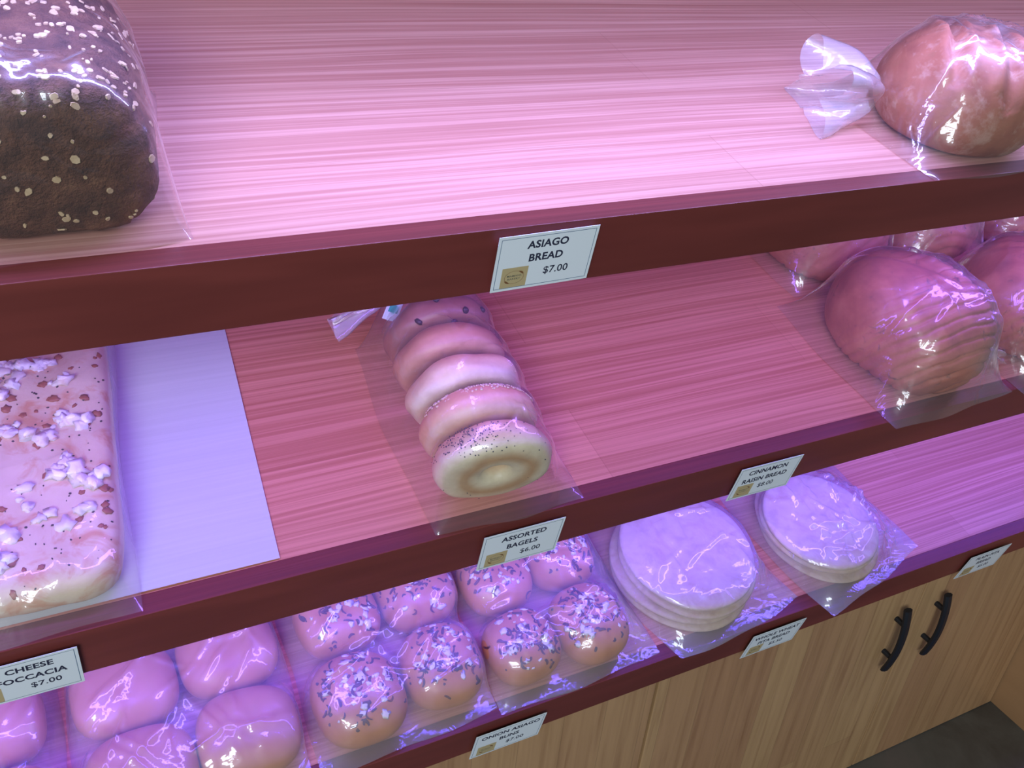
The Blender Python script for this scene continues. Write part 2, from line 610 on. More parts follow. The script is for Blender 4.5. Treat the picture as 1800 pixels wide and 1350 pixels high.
def card(i, x, off, lines, label, roll=0.0, sizes=(0.0098, 0.0098, 0.0098)):
    """card local frame: x along, z up (0 at the top edge), -y towards the shopper"""
    s = empty('price_card', SM(i) @ Matrix.Translation((x, -0.0045, -off)) @ Matrix.Rotation(-roll, 4, 'Y') @ Matrix.Rotation(-roll * 0, 4, 'Z'))
    tag(s, label, 'price card', 'price cards on the shelf edges')
    box_obj('card', 0, CW, -0.0005, 0.0, -CH, 0, M['card'], s)
    bm = bmesh.new()
    box(bm, CW * 0.3, CW * 0.7, 0.0, 0.0045, -CH * 0.75, -CH * 0.3)
    bm_obj('holder', bm, M['dark_plastic'], s)
    m, t = 0.0024, 0.0005
    V, F = [], []
    for (a, b_, c, d) in ((m, CW - m, m, m + t), (m, CW - m, CH - m - t, CH - m), (m, m + t, m, CH - m), (CW - m - t, CW - m, m, CH - m)):
        k = len(V)
        V += [(a, -0.00056, -c), (b_, -0.00056, -c), (b_, -0.00056, -d), (a, -0.00056, -d)]
        F.append((k, k + 3, k + 2, k + 1))
    mesh_obj('border', V, F, M['border'], s, False)
    for k, (txt, cx, cy) in enumerate(lines):
        tv, tf = text_mesh(txt, sizes[k], 0.00014 if '$' in txt else 0.00030)
        V = [(cx * CW + p[0], -0.00058, -cy * CH + p[1] - 0.0035) for p in tv]
        mesh_obj('lettering', V, tf, M['ink'], s, False)
    lx0, lx1, ly0, ly1 = 0.085 * CW, 0.345 * CW, 0.575 * CH, 0.945 * CH
    lg = mesh_obj('logo', [(lx0, -0.00056, -ly0), (lx1, -0.00056, -ly0), (lx1, -0.00056, -ly1), (lx0, -0.00056, -ly1)], [(0, 3, 2, 1)], M['logo_tan'], s, False)
    lc = ((lx0 + lx1) / 2, (ly0 + ly1) / 2)
    for txt, dy in (('MAMANS', 0.0006), ('BAKERY', -0.0024)):
        tv, tf = text_mesh(txt, 0.0027, 0.00002)
        mesh_obj('logo_lettering', [(lc[0] + p[0] * 1.15, -0.00060, -lc[1] + dy + p[1]) for p in tv], tf, M['logo_ink'], lg, False)
    V, F = [], []
    n = 40
    for k in range(n):
        a = 2 * PI * k / n
        for r in (0.0070, 0.0073):
            V.append((lc[0] + 1.18 * r * math.cos(a), -0.00059, -lc[1] + 0.88 * r * math.sin(a)))
    for k in range(n):
        a, b_ = 2 * k, 2 * ((k + 1) % n)
        F.append((a, a + 1, b_ + 1, b_))
    mesh_obj('logo_ring', V, F, M['logo_tan'] if False else M['logo_brown'], lg, False)
    for a0 in (0.25 * PI, 1.25 * PI):
        V, F = [], []
        for k in range(9):
            a = a0 + (k / 8 - 0.5) * 0.75
            w = 0.0009 * math.sin(PI * (k + 0.6) / 9.2)
            for r in (0.0072 - w, 0.0072 + w):
                V.append((lc[0] + 1.18 * r * math.cos(a), -0.00061, -lc[1] + 0.88 * r * math.sin(a)))
        for k in range(8):
            F.append((2 * k, 2 * k + 1, 2 * k + 3, 2 * k + 2))
        mesh_obj('wheat_ear', V, F, M['logo_brown'], lg, False)
    return s


card(0, 0.3062, 0.0040, [('ASIAGO', 0.50, 0.19), ('BREAD', 0.50, 0.43), ('$7.00', 0.63, 0.70)],
     'white card reading ASIAGO BREAD $7.00 on the top shelf edge', 0.0214)
card(1, 0.3219, 0.0105, [('ASSORTED', 0.51, 0.21), ('BAGELS', 0.51, 0.46), ('$6.00', 0.64, 0.72)],
     'white card reading ASSORTED BAGELS $6.00 under the bag of bagels', 0.0)
card(1, 0.6315, 0.0105, [('CINNAMON', 0.48, 0.20), ('RAISIN BREAD', 0.48, 0.45), ('$8.00', 0.56, 0.70)],
     'white card reading CINNAMON RAISIN BREAD $8.00 on the middle shelf edge', -0.0103)
card(1, -0.1215, 0.0105, [('CHEESE', 0.60, 0.21), ('FOCCACIA', 0.60, 0.46), ('$7.00', 0.70, 0.70)],
     'white card ending CHEESE FOCCACIA $7.00, cut by the left edge of the photo', -0.0043)
card(2, 0.3297, 0.0158, [('ONION ASIAGO', 0.51, 0.21), ('BUNS', 0.51, 0.46), ('$7.00', 0.62, 0.72)],
     'white card reading ONION ASIAGO BUNS on the lowest shelf edge', -0.0075)
card(2, 0.7202, 0.0158, [('WHOLE WHEAT', 0.50, 0.21), ('PITA BREAD', 0.50, 0.46), ('$5.50', 0.60, 0.72)],
     'white card under the pitas on the lowest shelf edge, two lines and a price', 0.0031)
card(2, 1.1266, 0.0158, [('PLAIN PITA', 0.50, 0.21), ('BREAD', 0.50, 0.46), ('$5.00', 0.60, 0.72)],
     'rightmost white price card of the lowest shelf edge, above the iron handles', 0.0)


# ------------------------------------------------------------------ cupboards below
CY = 0.034


def handle(door, x, z0):
    bm = bmesh.new()
    # bowed flat bar
    n = 16
    rings = []
    for k in range(n + 1):
        t = k / n * 2 - 1
        z = z0 + t * 0.063
        y = CY - 0.0125 - 0.0085 * (1 - t * t)
        hw, hd = 0.0076, 0.0042
        ring = []
        for a in range(8):
            an = PI / 8 + a * PI / 4
            ring.append((x + hw * 1.08 * math.cos(an), y + hd * 1.08 * math.sin(an), z))
        rings.append(ring)
    V, F = loft(rings)
    vs = [bm.verts.new(p) for p in V]
    for f in F:
        bm.faces.new([vs[k] for k in f])
    for dz in (-0.0345, 0.0345):
        rings = []
        for y in (CY + 0.001, CY - 0.018):
            rings.append([(x + 0.0044 * math.cos(a * PI / 6), y, z0 + dz + 0.0044 * math.sin(a * PI / 6)) for a in range(12)])
        V, F = loft(rings)
        vs = [bm.verts.new(p) for p in V]
        for f in F:
            bm.faces.new([vs[k] for k in f])
    return bm_obj('handle', bm, M['iron'], door, False)


TOPZ = FLOOR - 0.6425
cab = empty('base_cabinet', Matrix.Translation((0, 0, 0)))
tag(cab, 'pale stave-wood cupboard with two black bowed handles, below the lowest shelf', 'cabinet', 'cupboards below the shelves')
box_obj('body', 0.606, 1.452, CY + 0.019, 0.465, 0.0, TOPZ - 0.002, M['door_wood'], cab)
d1 = box_obj('door', 0.6065, 1.0940, CY, CY + 0.0185, 0.002, TOPZ - 0.003, M['door_wood'], cab, 0.0012)
handle(d1, 1.0535, 0.3360)
d2 = box_obj('door', 1.0962, 1.4515, CY, CY + 0.0185, 0.002, TOPZ - 0.003, M['door_wood2'], cab, 0.0012)
handle(d2, 1.1400, 0.3360)
cab2 = empty('base_cabinet', Matrix.Translation((0, 0, 0)))
tag(cab2, 'plain pale stave-wood cupboard without visible handle, left of the vertical gap', 'cabinet', 'cupboards below the shelves')
box_obj('body', -0.6, 0.6025, CY + 0.019, 0.465, 0.0, TOPZ - 0.002, M['door_wood2'], cab2)
box_obj('door', 0.0, 0.6020, CY, CY + 0.0185, 0.002, TOPZ - 0.003, M['door_wood2'], cab2, 0.0012)
box_obj('door', -0.6, -0.0022, CY, CY + 0.0185, 0.002, TOPZ - 0.003, M['door_wood'], cab2, 0.0012)
cab3 = empty('end_cabinet', Matrix.Translation((0, 0, 0)))
tag(cab3, 'wood cupboard side jutting forward at the lower right corner of the photo', 'cabinet')
box_obj('side_panel', 1.4545, 1.474, -0.62, CY + 0.3, 0.0, TOPZ - 0.10, M['door_wood'], cab3, 0.001)
box_obj('body', 1.4745, 1.95, -0.60, CY + 0.3, 0.0, TOPZ - 0.10, M['door_wood'], cab3)


# ------------------------------------------------------------------ breads
def reg(o, V, F, xf):
    GEO[o.name] = ([xf @ Vector(p) for p in V], F)


def bun_geo(ru, rv, h, seed=0, nu=56, nv=26, p=2.3, lump=0.03, flat=0.16, shape=0.62):
    """a domed roll with a flat, slightly tucked-under base"""
    rings = []
    rng = random.Random(seed)
    off = Vector((rng.uniform(0, 50), rng.uniform(0, 50), seed))
    for a in range(nv):
        t = a / (nv - 1)
        ang = -PI / 2 * 0.92 + t * (PI * 0.96)
        z = math.sin(ang)
        r = math.cos(ang)
        z = (z + 1) / 2
        if z < flat:
            zz = flat - (flat - z) * 0.25
        else:
            zz = z
        zz = (zz - flat * 0.75) / (1 - flat * 0.75) * h
        r = max(r, 0.002) ** shape
        ring = []
        for k in range(nu):
            b = 2 * PI * k / nu
            c, s = math.cos(b), math.sin(b)
            q = (abs(c) ** p + abs(s) ** p) ** (-1 / p)
            pt = Vector((ru * r * q * c, rv * r * q * s, zz))
            d = 1 + lump * 2 * noise.noise(pt * 16 + off)
            ring.append((pt.x * d, pt.y * d, max(0.0, pt.z * (1 + lump * noise.noise(pt * 12 - off)))))
        rings.append(ring)
    return loft(rings)


def scatter_on(V, F, count, seed, cond, spread=None):
    """random points with normals on a surface"""
    rng = random.Random(seed)
    out = []
    bv = BVHTree.FromPolygons([Vector(p) for p in V], F)
    xs = [p[0] for p in V]
    ys = [p[1] for p in V]
    x0, x1, y0, y1 = min(xs), max(xs), min(ys), max(ys)
    tries = 0
    while len(out) < count and tries < count * 30:
        tries += 1
        x, y = rng.uniform(x0, x1), rng.uniform(y0, y1)
        if spread and rng.random() > spread(x, y):
            continue
        hit, nrm, idx, dist = bv.ray_cast(Vector((x, y, 1)), Vector((0, 0, -1)))
        if hit is None:
            continue
        if nrm.z < 0:
            nrm = -nrm
        if cond(hit, nrm):
            out.append((hit, nrm))
    return out, rng


def frame(nrm, ang):
    t = nrm.orthogonal().normalized()
    bt = nrm.cross(t)
    return t * math.cos(ang) + bt * math.sin(ang), -t * math.sin(ang) + bt * math.cos(ang)


def strips(points, rng, lmin, lmax, w, thick, curl=1.0):
    V, F = [], []
    for hit, nrm in points:
        t, bt = frame(nrm, rng.uniform(0, 2 * PI))
        ln = rng.uniform(lmin, lmax)
        cv = rng.uniform(-1, 1) * curl * 0.35
        ww = w * rng.uniform(0.6, 1.3)
        k0 = len(V)
        lift = rng.uniform(0.2, 1.0) * thick
        for j in range(5):
            s = (j / 4 - 0.5)
            c = hit + t * (s * ln) + bt * (cv * ln * (s * s * 4 - 0.5)) + nrm * (lift + 0.0006 * rng.random())
            hw = ww * (1 - abs(s) ** 3 * 3)
            hw = max(hw, ww * 0.35)
            for (a, b) in ((-hw, -thick), (hw, -thick), (hw * 0.8, thick), (-hw * 0.8, thick)):
                V.append(c + bt * a + nrm * b)
        for j in range(4):
            for q in range(4):
                a = k0 + j * 4 + q
                b = k0 + j * 4 + (q + 1) % 4
                F.append((a, b, b + 4, a + 4))
        F.append((k0 + 3, k0 + 2, k0 + 1, k0))
        F.append((k0 + 16, k0 + 17, k0 + 18, k0 + 19))
    return V, F


def flakes(points, rng, rmin, rmax, thick=0.0005, sides=7):
    V, F = [], []
    for hit, nrm in points:
        nn = (nrm + Vector((rng.gauss(0, .18), rng.gauss(0, .18), rng.gauss(0, .18)))).normalized()
        t, bt = frame(nn, rng.uniform(0, 2 * PI))
        r = rng.uniform(rmin, rmax) * (1.0 if rng.random() < 0.75 else 0.6)
        asp = rng.uniform(0.6, 0.95)
        k0 = len(V)
        rr = [r * rng.uniform(0.8, 1.1) for _ in range(sides)]
        for zoff, sc in ((-thick, 1.0), (thick, 0.9)):
            for k in range(sides):
                a = 2 * PI * k / sides
                V.append(hit + t * (rr[k] * sc * math.cos(a)) + bt * (rr[k] * sc * asp * math.sin(a)) + nn * (zoff + 0.0004))
        F.append(tuple(k0 + sides + k for k in range(sides)))
        F.append(tuple(k0 + sides - 1 - k for k in range(sides)))
        for k in range(sides):
            k2 = (k + 1) % sides
            F.append((k0 + k, k0 + k2, k0 + sides + k2, k0 + sides + k))
    return V, F


def blobs(points, rng, rmin, rmax, flat=0.6, sub=2, rough=0.35):
    V, F = [], []
    bm = bmesh.new()
    bmesh.ops.create_icosphere(bm, subdivisions=sub, radius=1.0)
    bm.verts.ensure_lookup_table()
    base = [v.co.copy() for v in bm.verts]
    bf = [tuple(v.index for v in f.verts) for f in bm.faces]
    bm.free()
    for hit, nrm in points:
        r = rng.uniform(rmin, rmax)
        t, bt = frame(nrm, rng.uniform(0, 2 * PI))
        asp = rng.uniform(0.6, 1.0)
        off = Vector((rng.uniform(0, 99), rng.uniform(0, 99), rng.uniform(0, 99)))
        k0 = len(V)
        for c in base:
            d = 1 + rough * noise.noise(c * 1.6 + off) * 1.4
            V.append(hit + t * (c.x * r * d) + bt * (c.y * r * d * asp) + nrm * (c.z * r * d * flat + r * flat * 0.25))
        F += [tuple(k0 + k for k in f) for f in bf]
    return V, F


# --- tin loaf with oats, top shelf left
def tin_loaf(wid, ln, h, seed=3):
    rings = []
    nu = 150
    nv = 96
    off = Vector((seed, 7.7, 1.3))
    for a in range(nv):
        t = a / (nv - 1)
        e = abs(t * 2 - 1)
        s = max(0.02, (1 - e ** 14)) ** 0.45 if e < 1 else 0.02
        s = max(s, 0.02)
        y = t * ln
        ring = []
        for k in range(nu):
            b = 2 * PI * k / nu
            c, sn = math.cos(b), math.sin(b)
            x = math.copysign(abs(c) ** 0.62, c)
            z = math.copysign(abs(sn) ** (0.75 if sn > 0 else 0.28), sn)
            hh = h * (0.94 + 0.06 * (1 - e ** 2))
            zz = (z + 1) / 2
            if zz < 0.05:
                zz *= 0.4
            w = wid / 2 * (0.93 + 0.11 * math.sin(min(1, zz * 1.3) * PI * 0.9))
            p = Vector((x * w * (0.55 + 0.45 * s), y, zz * hh * (0.5 + 0.5 * s) if zz > 0.5 else zz * hh * (0.5 + 0.5 * s)))
            q = Vector((x * w * s, y + (0.0), hh * 0.45 + (zz * hh - hh * 0.45) * s))
            p = q
            d = noise.noise(p * 22 + off) * 0.004 + noise.noise(p * 70 + off) * 0.0022 + noise.noise(p * 150 + off) * 0.0012 + noise.noise(p * 9 + off) * 0.004
            nvec = Vector((x, 0, z)).normalized() if abs(x) + abs(z) > 0 else Vector((0, 0, 1))
            p = p + nvec * d
            p.z = max(p.z, 0.0)
            ring.append(tuple(p))
        rings.append(ring)
    return loft(rings)


V, F = tin_loaf(0.150, 0.185, 0.112)
loaf = mesh_obj('multigrain_loaf', V, F, M['grain_crust'])
XA = local_xf(-0.002, 0.030, 0.001, -0.03)
place(loaf, 0, -0.002, 0.030, 0.001, -0.03)
tag(loaf, 'dark brown tin loaf crusted with oat flakes, top shelf at the left edge', 'bread')
reg(loaf, V, F, XA)
pts, rng = scatter_on(V, F, 430, 5, lambda h, n: h.z > 0.02 and n.z > 0.12)
# a few on the front end too
bv = BVHTree.FromPolygons([Vector(p) for p in V], F)
r2 = random.Random(9)
for _ in range(46):
    h_, n_, i_, d_ = bv.ray_cast(Vector((r2.uniform(-0.065, 0.07), -0.5, r2.uniform(0.01, 0.10))), Vector((0, 1, 0)))
    if h_ is not None:
        pts.append((h_, n_ if n_.y < 0 else -n_))
fv, ff = flakes(pts, rng, 0.0011, 0.0034)
oats = mesh_obj('oat_flakes', fv, ff, M['oat'], loaf, False)
oats['kind'] = 'stuff'

# --- scored round loaf, top shelf right
V, F = bun_geo(0.094, 0.083, 0.099, seed=12, nu=84, nv=44, p=2.05, lump=0.05, flat=0.2)
V2 = []
for p in V:
    # two slashes across the crown
    q = Vector(p)
    for (a, c0) in ((0.9, 0.022), (0.9, -0.034)):
        dd = (q.x * math.sin(a) - q.y * math.cos(a)) - c0 + 0.006 * noise.noise(q * 25)
        along = q.x * math.cos(a) + q.y * math.sin(a)
        if q.z > 0.045 and abs(along) < 0.075:
            q.z -= 0.010 * math.exp(-(dd / 0.006) ** 2) - 0.0045 * math.exp(-((abs(dd) - 0.013) / 0.006) ** 2)
    V2.append(tuple(q))
V = V2
boule = mesh_obj('asiago_loaf', V, F, M['asiago_crust'])
place(boule, 0, 0.884, 0.093)
tag(boule, 'rustic round loaf with slashed floury crust, top shelf at the right edge', 'bread')
reg(boule, V, F, local_xf(0.884, 0.093))


# --- sliced round loaves, middle shelf right
def sliced_loaf(ru, rv, h, seed, u, v, rz, label, shelf=1, fine=True):
    """round loaf cut through in leaning slices: the cuts show as fine gaps over the front half"""
    nu, nv = (230, 130) if fine else (110, 60)
    V, F = bun_geo(ru, rv, h, seed=seed + 200, nu=nu, nv=nv, p=2.05, lump=0.045, flat=0.22, shape=0.66)
    off = Vector((seed * 3.7, 2.2, 0.4))
    out = []
    ctr = Vector((0, 0, h * 0.42))
    pitch = 0.0155
    for p in V:
        q = Vector(p)
        w = q.y + 0.55 * (q.z - h * 0.4) - 0.10 * q.x + 0.004 * noise.noise(q * 18 + off) + 0.002 * noise.noise(q * 50 + off)
        k = w / pitch
        d = abs(k - round(k)) * pitch
        amt = min(1.0, max(0.0, (0.062 - w + 0.35 * q.x) / 0.05))
        step = 0.0014 * noise.noise(Vector((round(k + 0.5) * 7.3, seed, 0)))
        dn = (q - ctr).normalized()
        q = q - dn * (amt * (0.0034 * math.exp(-(d / 0.0017) ** 2) + step))
        # a soft fold over the crown
        f = (q.x * 0.8 + q.y * 0.6 - 0.012) + 0.012 * noise.noise(q * 12 + off)
        q = q - dn * (0.004 * math.exp(-(f / 0.007) ** 2) * max(0.0, q.z / h - 0.45))
        q.z = max(q.z, 0.0)
        out.append(tuple(q))
    o = mesh_obj('raisin_bread_loaf', out, F, M['raisin_crust'])
    xf = local_xf(u, v, 0.0012, rz)
    o.matrix_world = SM(shelf) @ xf
    reg(o, out, F, xf)
    tag(o, label, 'bread', 'sliced cinnamon raisin loaves')
    return o


loaves = [sliced_loaf(0.092, 0.105, 0.120, 1, 0.951, 0.106, 0.0, 'sliced round brown loaf nearest the front, bagged, between bagels and right edge'),
          sliced_loaf(0.098, 0.104, 0.118, 2, 1.186, 0.098, 0.10, 'sliced round loaf cut by the right edge of the photo, middle shelf front'),
          sliced_loaf(0.092, 0.090, 0.105, 3, 0.984, 0.318, 0.3, 'sliced round loaf behind the front loaf, mostly hidden by the top shelf', fine=False),
          sliced_loaf(0.088, 0.090, 0.105, 4, 1.178, 0.322, -0.2, 'sliced round loaf in the back row, between two other back loaves', fine=False),
          sliced_loaf(0.092, 0.090, 0.105, 5, 1.372, 0.318, 0.1, 'sliced round loaf in the back row, at the right edge of the photo', fine=False)]


# --- bagels, standing on edge one behind the other
def bagel_geo(R, r, seed, squash=0.92):
    V, F, C = [], [], []
    nu, nv = 60, 28
    rng = random.Random(seed)
    off = Vector((rng.uniform(0, 40), rng.uniform(0, 40), rng.uniform(0, 40)))
    for a in range(nu):
        A = 2 * PI * a / nu
        for b in range(nv):
            B = 2 * PI * b / nv
            # tube flattened on the -y (base) side
            rad = R + r * math.cos(B)
            y = r * squash * math.sin(B)
            if y < -r * 0.62:
                y = -r * 0.62 + (y + r * 0.62) * 0.25
            d = 1 + 0.07 * noise.noise(Vector((math.cos(A) * 1.6, math.sin(A) * 1.6, B * 0.3)) + off)
            V.append((rad * math.cos(A) * d, y * d, rad * math.sin(A) * d * 0.9))
    for a in range(nu):
        for b in range(nv):
            a2, b2 = (a + 1) % nu, (b + 1) % nv
            F.append((a * nv + b, a * nv + b2, a2 * nv + b2, a2 * nv + b))
    return V, F


def bagel(k, tone, u, v, n, lean, yaw, label, R=0.0345, r=0.0235):
    V, F = bagel_geo(R, r, 20 + k)
    ex = Matrix.Rotation(lean, 4, 'X')
    o = mesh_obj('bagel', V, F, M['bagel'])
    xf = local_xf(u, v, n, yaw, ex)
    o.matrix_world = SM(1) @ xf
    reg(o, V, F, xf)
    at = o.data.color_attributes.new('bake', 'FLOAT_COLOR', 'POINT')
    rimc, sidec, facec, ringc = tone
    for i, p in enumerate(V):
        rad = math.hypot(p[0], p[2])
        y = p[1]
        q = noise.noise(Vector(p) * 45 + Vector((k, 0, 0)))
        # base face: pale dough with a toasted ring around the middle
        if y < -0.006:
            w = math.exp(-((rad - R * 0.92 + q * 0.004) / 0.0085) ** 2)
            c = [f * (1 - w) + g * w for f, g in zip(facec, ringc)]
        else:
            w = min(1, max(0, (y + 0.006) / 0.02 + q * 0.3))
            c = [f * (1 - w) + g * w for f, g in zip(sidec, rimc)]
        at.data[i].color = (*c, 1)
    tag(o, label, 'bagel', 'bagels in the clear bag')
    return o, V, F


PALE = ((0.72, 0.40, 0.17), (0.80, 0.62, 0.36), (0.82, 0.72, 0.47), (0.58, 0.33, 0.12))
GOLD = ((0.70, 0.30, 0.12), (0.78, 0.48, 0.24), (0.76, 0.55, 0.32), (0.6, 0.32, 0.14))
BRWN = ((0.46, 0.17, 0.08), (0.58, 0.26, 0.13), (0.62, 0.33, 0.18), (0.45, 0.2, 0.1))
DARK = ((0.26, 0.08, 0.05), (0.36, 0.13, 0.08), (0.38, 0.16, 0.1), (0.25, 0.1, 0.06))
bg = []
spec = [(PALE, 0.3370, 0.0350, 0.0525, 0.20, -0.14, 'poppy seed bagel at the front of the bag, its base towards the shopper'),
        (GOLD, 0.3420, 0.0795, 0.0530, 0.20, -0.10, 'sesame topped bagel, second from the front of the bag'),
        (PALE, 0.3450, 0.1245, 0.0525, 0.18, -0.06, 'plain golden bagel, in the middle of the row in the bag'),
        (BRWN, 0.3480, 0.1695, 0.0525, 0.16, -0.10, 'browner bagel, fourth from the front of the bag'),
        (DARK, 0.3530, 0.2145, 0.0525, 0.15, -0.05, 'dark raisin bagel at the back of the bag')]
for k, (tone, u, v, n, lean, yaw, lab) in enumerate(spec):
    bg.append(bagel(k, tone, u, v, n, lean, yaw, lab))
# poppy seeds on the first bagel (upper left shoulder, some strays)
rs = random.Random(2)
o, V, F = bg[0]
pts = []
for _ in range(240):
    if rs.random() < 0.86:
        A = rs.gauss(2.15, 0.34)
        B = rs.gauss(0.12, 0.42)
    else:
        A = rs.uniform(0, 2 * PI)
        B = rs.uniform(-1.7, 0.6)
    R, r = 0.0345, 0.0235
    rad = R + r * math.cos(B)
    y = r * 0.92 * math.sin(B)
    if y < -r * 0.62:
        y = -r * 0.62 + (y + r * 0.62) * 0.25
    nr = Vector((math.cos(A) * math.cos(B), math.sin(B), math.sin(A) * math.cos(B)))
    pts.append((Vector((rad * math.cos(A), y, rad * math.sin(A) * 0.9)) * 1.012, nr))
fv, ff = blobs(pts, rs, 0.00055, 0.00085, 0.7, 1, 0.0)
sd = mesh_obj('poppy_seeds', fv, ff, M['seed'], o)
sd['kind'] = 'stuff'
o, V, F = bg[1]
pts = []
for _ in range(420):
    A = rs.uniform(0.2, PI - 0.2)
    B = rs.uniform(0.35, 1.9)
    R, r = 0.0345, 0.0235
    rad = R + r * math.cos(B)
    nr = Vector((math.cos(A) * math.cos(B), math.sin(B), math.sin(A) * math.cos(B)))
    pts.append((Vector((rad * math.cos(A), r * 0.92 * math.sin(B), rad * math.sin(A) * 0.9)) * 1.012, nr))
fv, ff = blobs(pts, rs, 0.0011, 0.0017, 0.6, 1, 0.1)
sd = mesh_obj('sesame_seeds', fv, ff, M['sesame'], o)
sd['kind'] = 'stuff'
o, V, F = bg[4]
pts = []
for A, B in ((1.75, 0.2), (1.25, -0.5), (2.2, -0.6), (0.8, -0.2), (1.5, -1.1)):
    rad = 0.0345 + 0.0235 * math.cos(B)
    nr = Vector((math.cos(A) * math.cos(B), math.sin(B), math.sin(A) * math.cos(B)))
    pts.append((Vector((rad * math.cos(A), 0.0235 * 0.92 * math.sin(B), rad * math.sin(A) * 0.9)), nr))
for hit, nr in pts:
    fv, ff = blobs([(hit, nr)], rs, 0.0035, 0.0048, 0.6, 2, 0.3)
    mesh_obj('raisin', fv, ff, M['raisin'], o)

# --- parchment under the focaccia
V, F = [], []
nx, ny = 40, 40
for a in range(nx + 1):
    for b in range(ny + 1):
        s, t = a / nx, b / ny
        ur = 0.1345 + 0.030 * t
        u = -0.28 + (ur + 0.28) * s
        v = 0.0215 + t * 0.43
        V.append((u, v, 0.0012 + 0.0007 * (1 + noise.noise(Vector((u * 9, v * 9, 0))))))
for a in range(nx):
    for b in range(ny):
        q = a * (ny + 1) + b
        F.append((q, q + ny + 1, q + ny + 2, q + 1))
pp = mesh_obj('parchment_sheet', V, F, M['paper'])
place(pp, 1, 0, 0)
tag(pp, 'white parchment paper sheet lying under the bagged focaccia', 'paper')


# --- focaccia slab
def slab(x0, x1, y0, y1, h, seed):
    nu, rows = 120, []
    cx, cy = (x0 + x1) / 2, (y0 + y1) / 2
    hx, hy = (x1 - x0) / 2, (y1 - y0) / 2
    rings = []
    p = 7.0
    for (sc, z) in ((0.90, 0.0), (0.97, 0.002), (1.0, 0.010), (0.995, 0.020), (0.975, 0.028), (0.94, 0.033), (0.89, 0.0352), (0.80, 0.036), (0.70, 0.036),
                    (0.6, 0.036), (0.5, 0.036), (0.4, 0.036), (0.3, 0.036), (0.2, 0.036), (0.1, 0.036), (0.01, 0.036)):
        ring = []
        for k in range(nu):
            a = 2 * PI * k / nu
            c, s = math.cos(a), math.sin(a)
            q = (abs(c) ** p + abs(s) ** p) ** (-1 / p)
            x, y = cx + hx * sc * q * c, cy + hy * sc * q * s
            d = noise.noise(Vector((x * 14, y * 14, seed)))
            d2 = noise.noise(Vector((x * 40, y * 40, seed + 3)))
            zz = z / 0.036 * h
            if z > 0.015:
                zz += 0.004 * d + 0.0022 * d2
            ring.append((x + 0.002 * d * (1 if sc > 0.9 else 0), y + 0.002 * d2 * (1 if sc > 0.9 else 0), max(0, zz)))
        rings.append(ring)
    return loft(rings)


V, F = slab(-0.165, 0.011, 0.016, 0.372, 0.036, 4)
foc = mesh_obj('focaccia', V, F, M['focaccia_crust'])
place(foc, 1, 0, 0, 0.0030, -0.080)
tag(foc, 'flat focaccia slab with baked white cheese lumps, on parchment at the left', 'bread')
reg(foc, V, F, local_xf(0, 0, 0.0030, -0.080))
seeds, rng = scatter_on(V, F, 58, 8, lambda h, n: n.z > 0.9 and h.x < -0.008 and h.y > 0.045)
pts = []
for h_, n_ in seeds:
    for _ in range(rng.randint(2, 6)):
        pts.append((h_ + Vector((min(0.012, max(-0.012, rng.gauss(0, 0.0065))), rng.gauss(0, 0.006), 0.0006)), n_))
fv, ff = blobs(pts, rng, 0.0025, 0.0085, 0.50, 2, 0.8)
ch = mesh_obj('cheese_crumbles', fv, ff, M['cheese'], foc)
ch['kind'] = 'stuff'
pts, rng = scatter_on(V, F, 120, 18, lambda h, n: n.z > 0.75)
fv, ff = blobs(pts, rng, 0.0016, 0.0048, 0.3, 2, 0.6)
bt = mesh_obj('browned_bits', fv, ff, M['browned'], foc)
bt['kind'] = 'stuff'
pts, rng = scatter_on(V, F, 260, 28, lambda h, n: n.z > 0.6)
fv, ff = flakes(pts, rng, 0.0006, 0.0016, 0.0003, 5)
hb = mesh_obj('herb_flakes', fv, ff, M['herb'], foc, False)
hb['kind'] = 'stuff'


# --- plain soft rolls, lowest shelf left
def roll(ru, rv, h, seed, u, v, rz, label, mat='roll_crust', name='soft_roll', group='plain soft rolls in clear bags', p=2.9):
    V, F = bun_geo(ru, rv, h, seed, p=p, lump=0.022)
    o = mesh_obj(name, V, F, M[mat])
    xf = local_xf(u, v, 0.0015, rz)
    o.matrix_world = SM(2) @ xf
    reg(o, V, F, xf)
    tag(o, label, 'bread roll', group)
    return o, V, F


rollsB = [roll(0.0515, 0.0455, 0.046, 41, -0.006, 0.150, 0.05, 'smooth plain roll in the second bag, left column, farther from the front')[0],
          roll(0.0515, 0.0455, 0.046, 42, -0.004, 0.058, -0.04, 'smooth plain roll in the second bag, left column, nearest the front')[0],
          roll(0.0515, 0.0455, 0.046, 43, 0.098, 0.160, 0.04, 'smooth plain roll in the second bag, right column, farther from the front')[0],
          roll(0.0510, 0.0465, 0.046, 44, 0.099, 0.066, -0.05, 'smooth plain roll in the second bag, right column, nearest the front')[0],
          roll(0.050, 0.042, 0.050, 45, -0.008, 0.240, 0.0, 'smooth plain roll at the back left of the second bag')[0],
          roll(0.050, 0.042, 0.050, 46, 0.096, 0.250, 0.0, 'smooth plain roll at the back right of the second bag')[0]]
rollsA = [roll(0.049, 0.045, 0.052, 51, -0.128, 0.150, 0.05, 'smooth plain roll in the leftmost bag, under the cheese focaccia card')[0],
          roll(0.049, 0.045, 0.052, 52, -0.126, 0.056, -0.05, 'smooth plain roll at the bottom left corner of the photo')[0]]


